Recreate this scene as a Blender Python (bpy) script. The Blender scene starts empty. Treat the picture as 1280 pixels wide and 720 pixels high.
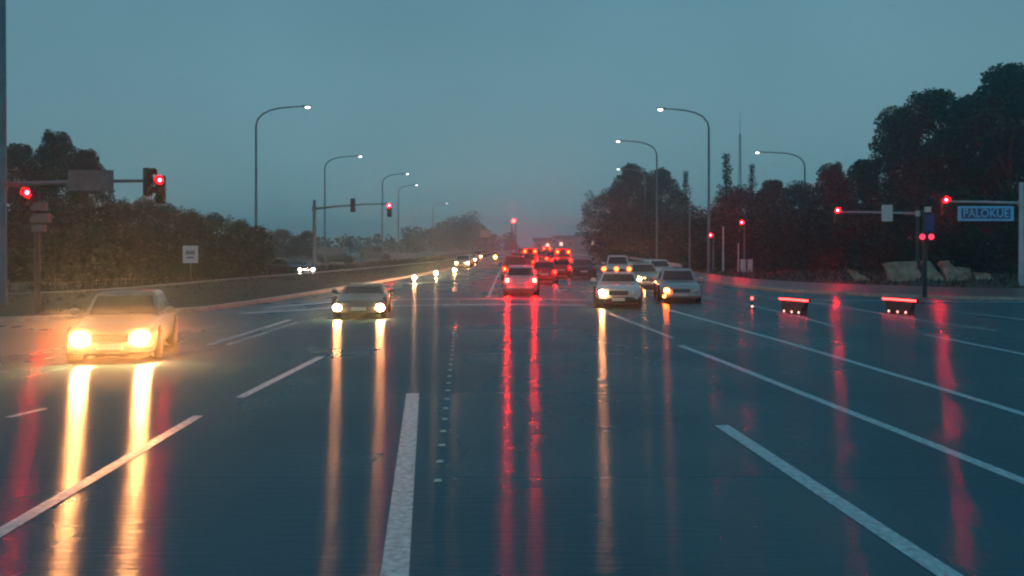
import bpy, bmesh, math, random
from mathutils import Vector, Matrix

random.seed(7)
R = math.radians
SC = bpy.context.scene
COL = SC.collection

# ------------------------------------------------------------------ survey
# distances in metres; the camera stands at the origin 2.5 m above the road and looks along +Y
FPX, EYE, HOR, MID = 1100.0, 2.5, 306.0, 640.0
def G(u, v, z=0.0):
    d = (EYE - z) * FPX / (v - HOR)
    return Vector(((u - MID) / FPX * d, d, z))
def P(u, v, d):
    return Vector(((u - MID) / FPX * d, d, EYE - (v - HOR) / FPX * d))
def X(u, d): return (u - MID) / FPX * d
def Z(v, d): return EYE - (v - HOR) / FPX * d

# ------------------------------------------------------------------ materials
def nodes(name):
    m = bpy.data.materials.new(name); m.use_nodes = True
    nt = m.node_tree
    return m, nt, nt.nodes['Principled BSDF']

def mat(name, col, rough=0.5, metal=0.0, var=0.25, scale=3.0, bump=0.0, bscale=40.0, coat=0.0, spec=0.5):
    m, nt, b = nodes(name)
    tc = nt.nodes.new('ShaderNodeTexCoord')
    nz = nt.nodes.new('ShaderNodeTexNoise'); nz.inputs['Scale'].default_value = scale; nz.inputs['Detail'].default_value = 6
    nt.links.new(tc.outputs['Object'], nz.inputs['Vector'])
    rp = nt.nodes.new('ShaderNodeValToRGB')
    rp.color_ramp.elements[0].position = .3; rp.color_ramp.elements[1].position = .7
    lo = [c * (1 - var) for c in col]; hi = [min(1, c * (1 + var)) for c in col]
    rp.color_ramp.elements[0].color = (*lo, 1); rp.color_ramp.elements[1].color = (*hi, 1)
    nt.links.new(nz.outputs['Fac'], rp.inputs['Fac'])
    nt.links.new(rp.outputs['Color'], b.inputs['Base Color'])
    b.inputs['Roughness'].default_value = rough; b.inputs['Metallic'].default_value = metal
    b.inputs['Coat Weight'].default_value = coat; b.inputs['Coat Roughness'].default_value = .06
    b.inputs['Specular IOR Level'].default_value = spec
    if bump:
        n2 = nt.nodes.new('ShaderNodeTexNoise'); n2.inputs['Scale'].default_value = bscale; n2.inputs['Detail'].default_value = 4
        nt.links.new(tc.outputs['Object'], n2.inputs['Vector'])
        bp = nt.nodes.new('ShaderNodeBump'); bp.inputs['Strength'].default_value = bump; bp.inputs['Distance'].default_value = .02
        nt.links.new(n2.outputs['Fac'], bp.inputs['Height']); nt.links.new(bp.outputs['Normal'], b.inputs['Normal'])
    return m

def lamp_mat(name, col, strength):
    m, nt, b = nodes(name)
    b.inputs['Base Color'].default_value = (*[min(.8, c * .6 + .1) for c in col], 1)
    b.inputs['Roughness'].default_value = .2
    b.inputs['Emission Color'].default_value = (*col, 1)
    b.inputs['Emission Strength'].default_value = strength
    return m

def wet_asphalt(name, base=(.016, .066, .096), r0=.23, r1=.34):
    m, nt, b = nodes(name)
    tc = nt.nodes.new('ShaderNodeTexCoord')
    L = nt.links.new
    def noise(sc, det=5, vec=None):
        n = nt.nodes.new('ShaderNodeTexNoise'); n.inputs['Scale'].default_value = sc; n.inputs['Detail'].default_value = det
        L(vec or tc.outputs['Object'], n.inputs['Vector']); return n
    # worn wheel paths run along the road
    mp = nt.nodes.new('ShaderNodeMapping'); mp.inputs['Scale'].default_value = (1, .06, 1); L(tc.outputs['Object'], mp.inputs['Vector'])
    big = noise(.35, 4, mp.outputs['Vector']); fine = noise(60, 3); puddle = noise(.22, 4)
    mx = nt.nodes.new('ShaderNodeMath'); mx.operation = 'ADD'
    L(big.outputs['Fac'], mx.inputs[0]); L(puddle.outputs['Fac'], mx.inputs[1])
    rr = nt.nodes.new('ShaderNodeMapRange'); rr.inputs['From Min'].default_value = .75; rr.inputs['From Max'].default_value = 1.25
    rr.inputs['To Min'].default_value = r0; rr.inputs['To Max'].default_value = r1
    L(mx.outputs[0], rr.inputs['Value'])
    # joints across the lanes
    sx = nt.nodes.new('ShaderNodeSeparateXYZ'); L(tc.outputs['Object'], sx.inputs[0])
    a = nt.nodes.new('ShaderNodeMath'); a.operation = 'ADD'; L(sx.outputs['Y'], a.inputs[0])
    wob = noise(.8, 3); ws = nt.nodes.new('ShaderNodeMath'); ws.operation = 'MULTIPLY'; ws.inputs[1].default_value = .12
    L(wob.outputs['Fac'], ws.inputs[0]); L(ws.outputs[0], a.inputs[1])
    off = nt.nodes.new('ShaderNodeMath'); off.operation = 'ADD'; off.inputs[1].default_value = 1.29; L(a.outputs[0], off.inputs[0])
    md = nt.nodes.new('ShaderNodeMath'); md.operation = 'PINGPONG'; md.inputs[1].default_value = 2.7; L(off.outputs[0], md.inputs[0])
    jn = nt.nodes.new('ShaderNodeMath'); jn.operation = 'LESS_THAN'; jn.inputs[1].default_value = .014; L(md.outputs[0], jn.inputs[0])
    jr = nt.nodes.new('ShaderNodeMath'); jr.operation = 'MULTIPLY'; jr.inputs[1].default_value = .1; L(jn.outputs[0], jr.inputs[0])
    ra = nt.nodes.new('ShaderNodeMath'); ra.operation = 'ADD'; L(rr.outputs[0], ra.inputs[0]); L(jr.outputs[0], ra.inputs[1])
    L(ra.outputs[0], b.inputs['Roughness'])
    rp = nt.nodes.new('ShaderNodeValToRGB')
    rp.color_ramp.elements[0].position = .35; rp.color_ramp.elements[1].position = .7
    rp.color_ramp.elements[0].color = (*[c * .7 for c in base], 1); rp.color_ramp.elements[1].color = (*[c * 1.3 for c in base], 1)
    mm = nt.nodes.new('ShaderNodeMath'); mm.operation = 'MULTIPLY_ADD'; mm.inputs[1].default_value = .5; L(fine.outputs['Fac'], mm.inputs[0])
    mm2 = nt.nodes.new('ShaderNodeMath'); mm2.operation = 'MULTIPLY'; mm2.inputs[1].default_value = .5; L(big.outputs['Fac'], mm2.inputs[0])
    L(mm2.outputs[0], mm.inputs[2]); L(mm.outputs[0], rp.inputs['Fac']); L(rp.outputs['Color'], b.inputs['Base Color'])
    # aggregate, drops striking the film of water
    drops = nt.nodes.new('ShaderNodeTexVoronoi'); drops.inputs['Scale'].default_value = 7; L(tc.outputs['Object'], drops.inputs['Vector'])
    mp2 = nt.nodes.new('ShaderNodeMapping'); mp2.inputs['Scale'].default_value = (1.8, 15, 1); L(tc.outputs['Object'], mp2.inputs['Vector'])
    rip = noise(1.0, 3, mp2.outputs['Vector'])
    s1 = nt.nodes.new('ShaderNodeMath'); s1.operation = 'MULTIPLY_ADD'; s1.inputs[1].default_value = .06
    L(fine.outputs['Fac'], s1.inputs[0]); L(rip.outputs['Fac'], s1.inputs[2])
    s2 = nt.nodes.new('ShaderNodeMath'); s2.operation = 'MULTIPLY_ADD'; s2.inputs[1].default_value = .25
    L(drops.outputs['Distance'], s2.inputs[0]); L(s1.outputs[0], s2.inputs[2])
    bp = nt.nodes.new('ShaderNodeBump'); bp.inputs['Strength'].default_value = .26; bp.inputs['Distance'].default_value = .02
    L(s2.outputs[0], bp.inputs['Height']); L(bp.outputs['Normal'], b.inputs['Normal'])
    b.inputs['IOR'].default_value = 1.7
    # the surface is tined across the lanes, so it scatters along the road more than across it
    b.inputs['Anisotropic'].default_value = 1.0
    tg = nt.nodes.new('ShaderNodeCombineXYZ'); tg.inputs[1].default_value = 1
    L(tg.outputs[0], b.inputs['Tangent'])
    return m

M = {}
M['road'] = wet_asphalt('wet_asphalt')
M['side_road'] = wet_asphalt('wet_side_asphalt', (.03, .042, .05), .3, .45)
M['paint'] = mat('road_paint', (.56, .61, .63), .45, var=.36, scale=13, bump=.2, bscale=80)
M['kerb'] = mat('wet_concrete', (.34, .33, .31), .35, var=.3, scale=4, bump=.2)
M['path'] = mat('wet_paving', (.13, .14, .14), .3, var=.3, scale=1.5, bump=.2)
M['earth'] = mat('dark_earth', (.03, .034, .028), .9, var=.4, scale=.5, bump=.3, bscale=5)
M['verge'] = mat('verge_turf', (.045, .042, .028), .9, var=.5, scale=2.5, bump=.8, bscale=9)
M['steel'] = mat('galvanised_steel', (.16, .2, .22), .45, .6, var=.2, scale=2)
M['darksteel'] = mat('dull_grey_paint', (.11, .13, .145), .6, .2, var=.25, scale=3)
M['pale_steel'] = mat('pale_painted_steel', (.45, .5, .52), .4, .2, var=.15, scale=2)
M['black'] = mat('black_plastic', (.012, .013, .015), .45, var=.2)
M['rubber'] = mat('tyre_rubber', (.012, .012, .012), .8, var=.2)
M['rim'] = mat('alloy', (.4, .41, .43), .3, .9, var=.1)
M['glass'] = mat('tinted_glass', (.012, .016, .02), .06, var=.1, spec=.7)
M['chrome'] = mat('chrome_trim', (.55, .57, .6), .15, 1.0, var=.05)
M['plate'] = mat('plate_white', (.6, .6, .56), .4, var=.05)
M['signwhite'] = mat('sign_white', (.62, .66, .68), .5, var=.08)
M['signgrey'] = mat('sign_back_grey', (.2, .23, .25), .5, .3, var=.15)
M['signblue'] = mat('sign_dark_blue', (.008, .06, .22), .4, var=.1)
M['signpale'] = mat('sign_pale_blue', (.2, .62, .97), .4, var=.08)
M['rock'] = mat('tan_rock', (.36, .26, .19), .9, var=.45, scale=1.6, bump=1, bscale=9)
M['barrier'] = mat('barrier_glow_red', (.09, .02, .022), .4, var=.3)  # dark red holds the glow below the light bar
M['bark'] = mat('bark', (.05, .04, .03), .9, var=.4, scale=5, bump=.6, bscale=20)
M['leaf_dark'] = mat('foliage_dark', (.007, .042, .036), .85, var=.4, scale=.8, spec=.08)
M['leaf_mid'] = mat('foliage_mid', (.009, .05, .042), .85, var=.4, scale=.8, spec=.08)
M['leaf_pine'] = mat('foliage_conifer', (.006, .038, .035), .85, var=.4, scale=.8, spec=.08)
M['blade'] = mat('grass_blade', (.03, .036, .022), .9, var=.5, scale=2, spec=.1)
M['wall'] = mat('pale_render', (.42, .4, .38), .8, var=.15, scale=.3)
M['roof'] = mat('dark_roof', (.09, .08, .08), .7, var=.2, scale=1)
M['board'] = mat('billboard_pink', (.55, .36, .34), .6, var=.2, scale=.6)
def paint(name, c, metal=.3, rough=.28): return mat('car_paint_' + name, c, rough, metal, var=.06, scale=2, coat=.8)
M['silver'] = paint('silver', (.42, .43, .43), .5)
M['white'] = paint('white', (.62, .64, .64), .0)
M['grey'] = paint('grey', (.1, .12, .14), .4)
M['red'] = paint('red', (.4, .03, .025), .1)
M['maroon'] = paint('maroon', (.1, .018, .02), .1)
M['darkcar'] = paint('dark', (.015, .02, .028), .1)
M['mist'] = paint('mist', (.07, .09, .105), .2, .35)
M['taupe'] = paint('taupe', (.2, .185, .17), .3)

WARM = (1, .37, .11)
M['head_bright'] = lamp_mat('headlight_full_beam', WARM, 1800)
M['head_mid'] = lamp_mat('headlight_dipped', (1, .4, .14), 800)
M['head_far'] = lamp_mat('headlight_far', (1, .36, .1), 380)
M['roof_lit'] = lamp_mat('roof_lamp_lit', (1, .1, .018), 9)
M['head_white'] = lamp_mat('headlight_white', (1, .9, .78), 60)
M['head_off'] = mat('headlight_unlit', (.5, .52, .52), .1, var=.1)
M['tail_lit'] = lamp_mat('tail_light_lit', (1, .0012, .0005), 240)
M['tail_amber'] = lamp_mat('tail_light_amber', (1, .005, .0006), 220)
M['tail_core'] = lamp_mat('tail_light_brake', (1, .0011, .0006), 2700)
M['tail_dim'] = lamp_mat('tail_light_dim', (1, .02, .015), 40)
M['amber'] = lamp_mat('amber_lamp', (1, .12, .01), 160)
M['queue_amber'] = lamp_mat('queue_amber_lamp', (1, .005, .0004), 260)
M['yellow'] = lamp_mat('yellow_lamp', (1, .62, .05), 30)
def signal_mat(name, strength):
    m, nt, b = nodes(name)
    b.inputs['Base Color'].default_value = (.2, .01, .01, 1); b.inputs['Roughness'].default_value = .25
    tc = nt.nodes.new('ShaderNodeTexCoord'); ln = nt.nodes.new('ShaderNodeVectorMath'); ln.operation = 'LENGTH'
    nt.links.new(tc.outputs['Object'], ln.inputs[0])
    rp = nt.nodes.new('ShaderNodeMapRange'); rp.interpolation_type = 'SMOOTHSTEP'
    rp.inputs['From Min'].default_value = .05; rp.inputs['From Max'].default_value = .1
    rp.inputs['To Min'].default_value = strength * 4.5; rp.inputs['To Max'].default_value = strength * .02
    nt.links.new(ln.outputs['Value'], rp.inputs['Value']); nt.links.new(rp.outputs[0], b.inputs['Emission Strength'])
    b.inputs['Emission Color'].default_value = (1, .0016, .0035, 1)
    return m
M['signal_red'] = signal_mat('signal_red_lit', 360)
M['signal_red_near'] = signal_mat('signal_red_bright', 700)
M['signal_red_far'] = signal_mat('signal_red_distant', 900)
M['signal_red_soft'] = lamp_mat('signal_red_soft', (1, .03, .09), 2.2)
M['beacon'] = lamp_mat('beacon_red', (1, .008, .006), 120)
M['bar_red'] = lamp_mat('bar_red_lit', (1, .02, .018), 26)
M['lens_red_off'] = mat('lens_red_unlit', (.15, .01, .01), .2, var=.1)
M['lens_amber_off'] = mat('lens_amber_unlit', (.12, .06, .01), .2, var=.1)
M['lens_green_off'] = mat('lens_green_unlit', (.01, .07, .04), .2, var=.1)
M['street_lit'] = lamp_mat('street_lamp_lit', (1, .95, .92), 5)
M['marker_lit'] = lamp_mat('marker_lamp_lit', (1, .5, .2), 1300)
M['dot_white'] = lamp_mat('small_white_lamp', (1, .45, .38), 2.5)
M['window_lit'] = lamp_mat('lit_window', (1, .82, .65), 2.0)
M['stud'] = mat('stud_glint', (.8, .72, .62), .12, var=.05)

# ------------------------------------------------------------------ mesh helpers
def link(name, bm, m, parent=None, smooth=False, bevel=0.0, loc=None):
    me = bpy.data.meshes.new(name)
    bmesh.ops.recalc_face_normals(bm, faces=bm.faces)
    if smooth:
        for f in bm.faces: f.smooth = True
    bm.to_mesh(me); bm.free()
    if isinstance(m, (list, tuple)):
        for k in m: me.materials.append(k)
    else: me.materials.append(m)
    o = bpy.data.objects.new(name, me); COL.objects.link(o)
    if parent: o.parent = parent
    if loc is not None: o.location = loc
    if bevel:
        b = o.modifiers.new('bevel', 'BEVEL'); b.width = bevel; b.segments = 2; b.limit_method = 'ANGLE'
    return o

def box(bm, c, s, rot=None):
    r = bmesh.ops.create_cube(bm, size=1.0)
    mt = Matrix.Translation(c) @ (rot.to_4x4() if rot else Matrix()) @ Matrix.Diagonal((*s, 1))
    bmesh.ops.transform(bm, matrix=mt, verts=r['verts'])

def tube(bm, pts, rad, n=10, cap=True):
    pts = [Vector(p) for p in pts]
    rads = rad if isinstance(rad, (list, tuple)) else [rad] * len(pts)
    rings = []; prev = None
    for i, p in enumerate(pts):
        a = pts[max(0, i - 1)]; b = pts[min(len(pts) - 1, i + 1)]
        t = (b - a).normalized()
        if prev is None:
            up = Vector((0, 0, 1)) if abs(t.z) < .9 else Vector((1, 0, 0))
            x = t.cross(up).normalized()
        else:
            x = (prev - t * prev.dot(t)).normalized()
        prev = x; y = t.cross(x)
        rings.append([bm.verts.new(p + (x * math.cos(k * 2 * math.pi / n) + y * math.sin(k * 2 * math.pi / n)) * rads[i]) for k in range(n)])
    for a, b in zip(rings, rings[1:]):
        for k in range(n): bm.faces.new((a[k], a[(k + 1) % n], b[(k + 1) % n], b[k]))
    if cap:
        bm.faces.new(rings[0][::-1]); bm.faces.new(rings[-1])

def lathe(bm, prof, axis='x', n=20, c=(0, 0, 0)):
    """prof: (offset along axis, radius)"""
    c = Vector(c); rings = []
    for o, r in prof:
        ring = []
        for k in range(n):
            a = k * 2 * math.pi / n; p, q = math.cos(a) * r, math.sin(a) * r
            v = (o, p, q) if axis == 'x' else ((p, o, q) if axis == 'y' else (p, q, o))
            ring.append(bm.verts.new(c + Vector(v)))
        rings.append(ring)
    for a, b in zip(rings, rings[1:]):
        for k in range(n): bm.faces.new((a[k], a[(k + 1) % n], b[(k + 1) % n], b[k]))
    bm.faces.new(rings[0][::-1]); bm.faces.new(rings[-1])

def B(): return bmesh.new()
def tag(o, label, cat, group=None, kind=None):
    if label: o['label'] = label
    if cat: o['category'] = cat
    if group: o['group'] = group
    if kind: o['kind'] = kind
    return o
def thing(name, label, cat, loc=(0, 0, 0), rz=0.0, group=None):
    o = bpy.data.objects.new(name, None); COL.objects.link(o)
    o.empty_display_size = .3
    o.location = loc; o.rotation_euler = (0, 0, rz)
    return tag(o, label, cat, group)
def struct(o, label=None, cat=None):
    o['kind'] = 'structure'
    if label: o['label'] = label; o['category'] = cat
    return o
def copy_tree(o, parent=None):
    c = o.copy(); COL.objects.link(c); c.parent = parent
    for ch in list(o.children): copy_tree(ch, c)
    return c

# ------------------------------------------------------------------ ground
def sheet(name, pts, z, m, res=None):
    bm = B()
    bm.faces.new([bm.verts.new((p[0], p[1], z)) for p in pts])
    bmesh.ops.triangulate(bm, faces=bm.faces)
    return link(name, bm, m)
def ribbon(bm, pts, w, z):
    pts = [Vector((p[0], p[1], 0)) for p in pts]
    prev = None
    for i, p in enumerate(pts):
        t = (pts[min(i + 1, len(pts) - 1)] - pts[max(0, i - 1)]).normalized()
        nrm = Vector((-t.y, t.x, 0))
        pair = (bm.verts.new(p + nrm * w / 2 + Vector((0, 0, z))), bm.verts.new(p - nrm * w / 2 + Vector((0, 0, z))))
        if prev: bm.faces.new((prev[0], prev[1], pair[1], pair[0]))
        prev = pair
def prism(bm, pts, w, z0, z1):
    """a kerb: rectangular section swept along pts"""
    pts = [Vector((p[0], p[1], 0)) for p in pts]; prev = None
    for i, p in enumerate(pts):
        t = (pts[min(i + 1, len(pts) - 1)] - pts[max(0, i - 1)]).normalized()
        n = Vector((-t.y, t.x, 0)) * w / 2
        ring = [bm.verts.new(p + n + Vector((0, 0, z0))), bm.verts.new(p + n + Vector((0, 0, z1))), bm.verts.new(p - n + Vector((0, 0, z1))), bm.verts.new(p - n + Vector((0, 0, z0)))]
        if prev:
            for k in range(4): bm.faces.new((prev[k], prev[(k + 1) % 4], ring[(k + 1) % 4], ring[k]))
        else: bm.faces.new(ring)
        prev = ring
    bm.faces.new(prev[::-1])
def smooth_line(pts, n=8):
    pts = [Vector((p[0], p[1])) for p in pts]; out = []
    for i in range(len(pts) - 1):
        p0 = pts[max(0, i - 1)]; p1 = pts[i]; p2 = pts[i + 1]; p3 = pts[min(len(pts) - 1, i + 2)]
        for k in range(n):
            t = k / n
            out.append(.5 * ((2 * p1) + (p2 - p0) * t + (2 * p0 - 5 * p1 + 4 * p2 - p3) * t * t + (3 * p1 - p0 - 3 * p2 + p3) * t ** 3))
    out.append(pts[-1]); return out

struct(sheet('ground', [(-700, -40), (700, -40), (700, 1400), (-700, 1400)], -.05, M['earth']))
# road surface: the junction, the carriageway running away and the arm to the right
struct(sheet('road', [(-60, -30), (60, -30), (60, 60), (25, 60), (21, 90), (22, 600), (-16, 600), (-16, 60), (-60, 60)], 0, M['road']))

LK = smooth_line([(-60, 27.2), (-30, 27.6), (-17, 28.6), (-12.5, 32.4), (-11.2, 36.2), (-10, 45.8), (-8.7, 59.8), (-6.6, 86), (-5.6, 115), (-4.8, 172), (-4.2, 344)])
LB = smooth_line([(-60, 36), (-32, 37), (-22.5, 38.5), (-19.6, 42), (-18.5, 46.5), (-17.8, 53), (-16.6, 60.5), (-14.2, 74), (-11.4, 96), (-8.8, 125), (-6.8, 172), (-5.6, 344)])
def strip_mesh(a, b, prof, bm, jitter=0.0):
    n = len(prof); rows = []
    for p, q in zip(a, b):
        row = []
        for k in range(n):
            t = k / (n - 1); c = p.lerp(q, t)
            row.append(bm.verts.new((c.x, c.y, prof[k] + (random.uniform(-jitter, jitter) if 0 < k < n - 1 else 0))))
        rows.append(row)
    for r0, r1 in zip(rows, rows[1:]):
        for k in range(n - 1): bm.faces.new((r0[k], r0[k + 1], r1[k + 1], r1[k]))
bm = B(); strip_mesh(LK, LB, [.12, .17, .21, .25, .28, .3, .3, .29, .27], bm, .04)
struct(link('grass_verge', bm, M['verge'], smooth=True))
bm = B(); prism(bm, LK, .3, -.04, .14); struct(link('kerb', bm, M['kerb']))
LP = [p + Vector((-.45, .5)) for p in LB]
bm = B(); prism(bm, LP, .7, -.04, .34); struct(link('footpath', bm, M['path']))
LP2 = [p + Vector((-1.2, .9)) for p in LB]; LP3 = [p + Vector((-9, 14)) for p in LB]
bm = B(); strip_mesh(LP2, LP3, [.2, .12, .05, .0, -.03], bm, .03); struct(link('grass_bank', bm, M['verge'], smooth=True))
# side street behind the verge on the left
struct(sheet('side_road', [(-34, 62), (-20, 62), (-14, 120), (-14, 300), (-60, 300)], .03, M['side_road']))

RK = smooth_line([(60, 37), (40, 37.6), (23, 39.6), (16.4, 44), (13.9, 50), (13.0, 60), (14, 90), (16, 140), (17, 344)])
RB = smooth_line([(60, 45), (44, 46), (27.6, 47.4), (20, 53), (17, 60), (16, 70), (16.8, 95), (18.6, 142), (19.6, 344)])
bm = B(); strip_mesh(RK, RB, [.13, .14, .15], bm); struct(link('pavement', bm, M['path']))
bm = B(); prism(bm, RK, .3, -.04, .145); struct(link('kerb', bm, M['kerb']))
RB2 = [p + Vector((9, 12)) for p in RB]
bm = B(); strip_mesh(RB, RB2, [.15, .2, .3, .4, .5], bm, .05); struct(link('planted_bank', bm, M['verge'], smooth=True))

# rough grass growing on the verge and the bank
def grass(name, a, b, zs, n, hmax, label):
    vs, fs = [], []
    segs = [(p, q) for p, q in zip(zip(a, b), zip(a[1:], b[1:]))]
    ln = [(p[0] - q[0]).length for p, q in segs]
    pick = random.choices(range(len(segs)), ln, k=n)
    for i in pick:
        (p0, p1), (q0, q1) = segs[i]
        t, k = random.random(), random.random()
        c = p0.lerp(q0, t).lerp(p1.lerp(q1, t), k)
        f = k * (len(zs) - 1); j = min(int(f), len(zs) - 2); z = zs[j] + (zs[j + 1] - zs[j]) * (f - j) - .03
        h = hmax * random.uniform(.3, 1); an = random.uniform(0, 6.28); w = .03 + h * .1
        dx, dy = math.cos(an) * w, math.sin(an) * w; lx, ly = random.uniform(-.4, .4) * h, random.uniform(-.4, .4) * h
        s = len(vs)
        vs += [(c.x - dx, c.y - dy, z), (c.x + dx, c.y + dy, z), (c.x + lx, c.y + ly, z + h)]; fs.append((s, s + 1, s + 2))
    me = bpy.data.meshes.new(name); me.from_pydata(vs, [], fs); me.materials.append(M['blade'])
    o = bpy.data.objects.new(name, me); COL.objects.link(o); tag(o, label, 'grass', None, 'stuff')
lk = [p.lerp(q, .07) for p, q in zip(LK, LB)]
grass('grass', lk, LB, [.14, .17, .21, .25, .28, .3, .3, .29, .27], 30000, .13, 'rough dark grass on the left verge')
grass('grass', LP2, LP3, [.2, .12, .05, .0], 14000, .5, 'rough dark grass below the left trees')
grass('grass', RB, RB2, [.15, .2, .3, .4, .5], 18000, .4, 'rough dark grass below the right trees')

# painted markings (surveyed from the picture, laid on the road)
def marks(name, segs, label=None):
    bm = B()
    for pts, w in segs:
        ribbon(bm, [G(*p) for p in pts], w, .005)
    return struct(link(name, bm, M['paint']))
marks('lane_dash', [([(493, 722), (516, 492)], .215)])
marks('lane_dash', [([(902, 532), (1190, 722)], .2)])
marks('lane_dash', [([(-40, 690), (10, 660), (130, 590), (248, 520)], .15), ])
marks('lane_dash', [([(300, 497), (402, 446)], .16)])
marks('lane_dash', [([(262, 431), (362, 400)], .13), ([(285, 431), (372, 403)], .1)])
marks('lane_dash', [([(10, 522), (56, 511)], .13)])
marks('lane_line', [([(838, 388), (900, 405), (1000, 433), (1150, 478), (1290, 521)], .17)])
marks('lane_line', [([(850, 432), (900, 451), (1000, 491), (1150, 550), (1300, 610)], .17)])
marks('lane_dash', [([(762, 392), (842, 423)], .14)])
marks('lane_dash', [([(1155, 418), (1290, 445)], .16)])
marks('lane_line', [([(868, 371), (930, 380), (1000, 396), (1042, 408)], .14)])
marks('lane_line', [([(930, 368), (1000, 376), (1060, 385), (1160, 402), (1245, 413)], .14)])
marks('lane_line', [([(1168, 386), (1290, 401)], .14)])
marks('crossing_line', [([(330, 385), (430, 376), (560, 373.5), (640, 373.6), (720, 375), (800, 377)], .55), ([(300, 392), (430, 384), (560, 381), (640, 380.5), (735, 382)], .55)])
marks('crossing_line', [([(960, 374), (1060, 375.5), (1290, 378)], .3)])
marks('lane_line', [([(700, 366), (688, 345), (676, 330)], .14)])
marks('lane_line', [([(610, 372), (622, 345), (632, 328)], .14)])

# ------------------------------------------------------------------ trees
def np_leaves(centres, size, count):
    vs, fs = [], []
    tot = sum(c[3] ** 2 for c in centres)
    for (x, y, z, r, sq) in centres:
        n = int(count * r * r / tot)
        for _ in range(n):
            while True:
                a, b, c = random.uniform(-1, 1), random.uniform(-1, 1), random.uniform(-1, 1)
                if .12 < a * a + b * b + c * c < 1: break
            p = Vector((x + a * r, y + b * r, z + c * r * sq))
            s = size * random.uniform(.5, 1.3)
            q = Matrix.Rotation(random.uniform(0, 6.28), 3, 'Z') @ Matrix.Rotation(random.uniform(-1.2, 1.2), 3, 'X') @ Matrix.Rotation(random.uniform(0, 6.28), 3, 'Z')
            i = len(vs)
            for (du, dv) in ((-.5, -.2), (.1, -.5), (.5, .15), (-.05, .5)):
                vs.append(p + q @ Vector((du * s, dv * s, random.uniform(-.1, .1) * s)))
            fs.append((i, i + 1, i + 2, i + 3))
    return vs, fs
def leaf_obj(name, vs, fs, m, parent=None):
    me = bpy.data.meshes.new(name); me.from_pydata([tuple(v) for v in vs], [], fs); me.materials.append(m)
    o = bpy.data.objects.new(name, me); COL.objects.link(o); o.parent = parent
    return o

def broad_tree(h, w, leaves, m, low=.22):
    """root Empty > trunk (with limbs), crown; h metres tall, w crown width"""
    root = thing('broadleaf_tree', None, 'tree')
    bm = B()
    top = h * .62
    tube(bm, [(0, 0, 0), (.05 * w * .2, 0, h * .2), (-.03 * w, .02 * w, h * .42), (.02 * w, 0, top)], [h * .022, h * .018, h * .012, h * .005], 8)
    cs = []
    n = 30
    for k in range(n):
        zt = low + (1 - low) * (k + .5) / n
        rr = math.sin(math.pi * min(1, max(0.08, (zt - low) / (1 - low)) ** .75)) ** .7
        a = k * 2.4 + random.uniform(-.5, .5); rad = rr * w * .5 * random.uniform(.35, .85)
        r = w * random.uniform(.12, .2)
        z = h * zt - r * .3 * (zt > .85)
        cs.append((math.cos(a) * rad, math.sin(a) * rad, min(z, h - r * .75), r, random.uniform(.65, 1)))
        if k % 3 == 0:
            s = (0, 0, h * max(.15, zt - .22)); e = (math.cos(a) * rad * .8, math.sin(a) * rad * .8, z)
            mid = [(s[i] + e[i]) / 2 for i in range(3)]; mid[2] -= h * .02
            tube(bm, [s, mid, e], [h * .009, h * .006, h * .002], 6)
    for _ in range(16):   # sprigs that break the outline
        c = random.choice(cs); a = random.uniform(0, 6.28); t = random.uniform(-.2, .9)
        cs.append((c[0] + math.cos(a) * c[3] * .9, c[1] + math.sin(a) * c[3] * .9, min(h - .2, c[2] + t * c[3]), c[3] * random.uniform(.3, .45), 1.1))
    link('trunk', bm, M['bark'], root, smooth=True)
    vs, fs = np_leaves(cs, h * .016, leaves)
    leaf_obj('crown', vs, fs, m, root)
    root['h'] = h
    return root
def conifer(h, w, leaves, m):
    root = thing('conifer_tree', None, 'tree')
    bm = B(); tube(bm, [(0, 0, 0), (0, 0, h * .5), (.05, 0, h * .97)], [h * .02, h * .012, h * .003], 8)
    cs = []
    L = 22
    for k in range(L):
        t = k / (L - 1); z = h * (.1 + .86 * t); rad = w * .5 * (1 - t) ** .8
        m_ = max(2, int(8 * (1 - t) + 1))
        for j in range(m_):
            a = j * 6.283 / m_ + k * .7 + random.uniform(-.3, .3); q = rad * random.uniform(.5, 1.0)
            cs.append((math.cos(a) * q, math.sin(a) * q, z - q * .15, max(w * .08, rad * .5), .9))
            if k % 2 == 0: tube(bm, [(0, 0, z), (math.cos(a) * q, math.sin(a) * q, z - q * .2)], [h * .005, h * .001], 5)
        cs.append((0, 0, z, max(w * .1, rad * .6), 1.3))
    link('trunk', bm, M['bark'], root, smooth=True)
    vs, fs = np_leaves(cs, h * .018, leaves)
    leaf_obj('crown', vs, fs, m, root)
    root['h'] = h
    return root
PROTO = {}
def place_tree(kind, u, vtop, d, label, group=None, wide=1.0, z0=0.0):
    x = X(u, d); h = Z(vtop, d) - z0
    src, used = PROTO[kind]
    o = src if not used else copy_tree(src)
    PROTO[kind][1] = True
    s = h / src['h']
    o.location = (x, d, z0); o.scale = (s * wide, s * wide, s); o.rotation_euler = (0, 0, random.uniform(0, 6.28))
    tag(o, label, 'tree', group)
    return o
PROTO['a'] = [broad_tree(15, 10, 30000, M['leaf_dark']), False]
PROTO['b'] = [broad_tree(13, 7, 26000, M['leaf_mid'], .15), False]
PROTO['c'] = [broad_tree(8, 7.5, 26000, M['leaf_dark'], .08), False]
PROTO['k'] = [conifer(12, 4.6, 14000, M['leaf_pine']), False]
PROTO['p'] = [conifer(14, 6.5, 9000, M['leaf_pine']), False]

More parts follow.
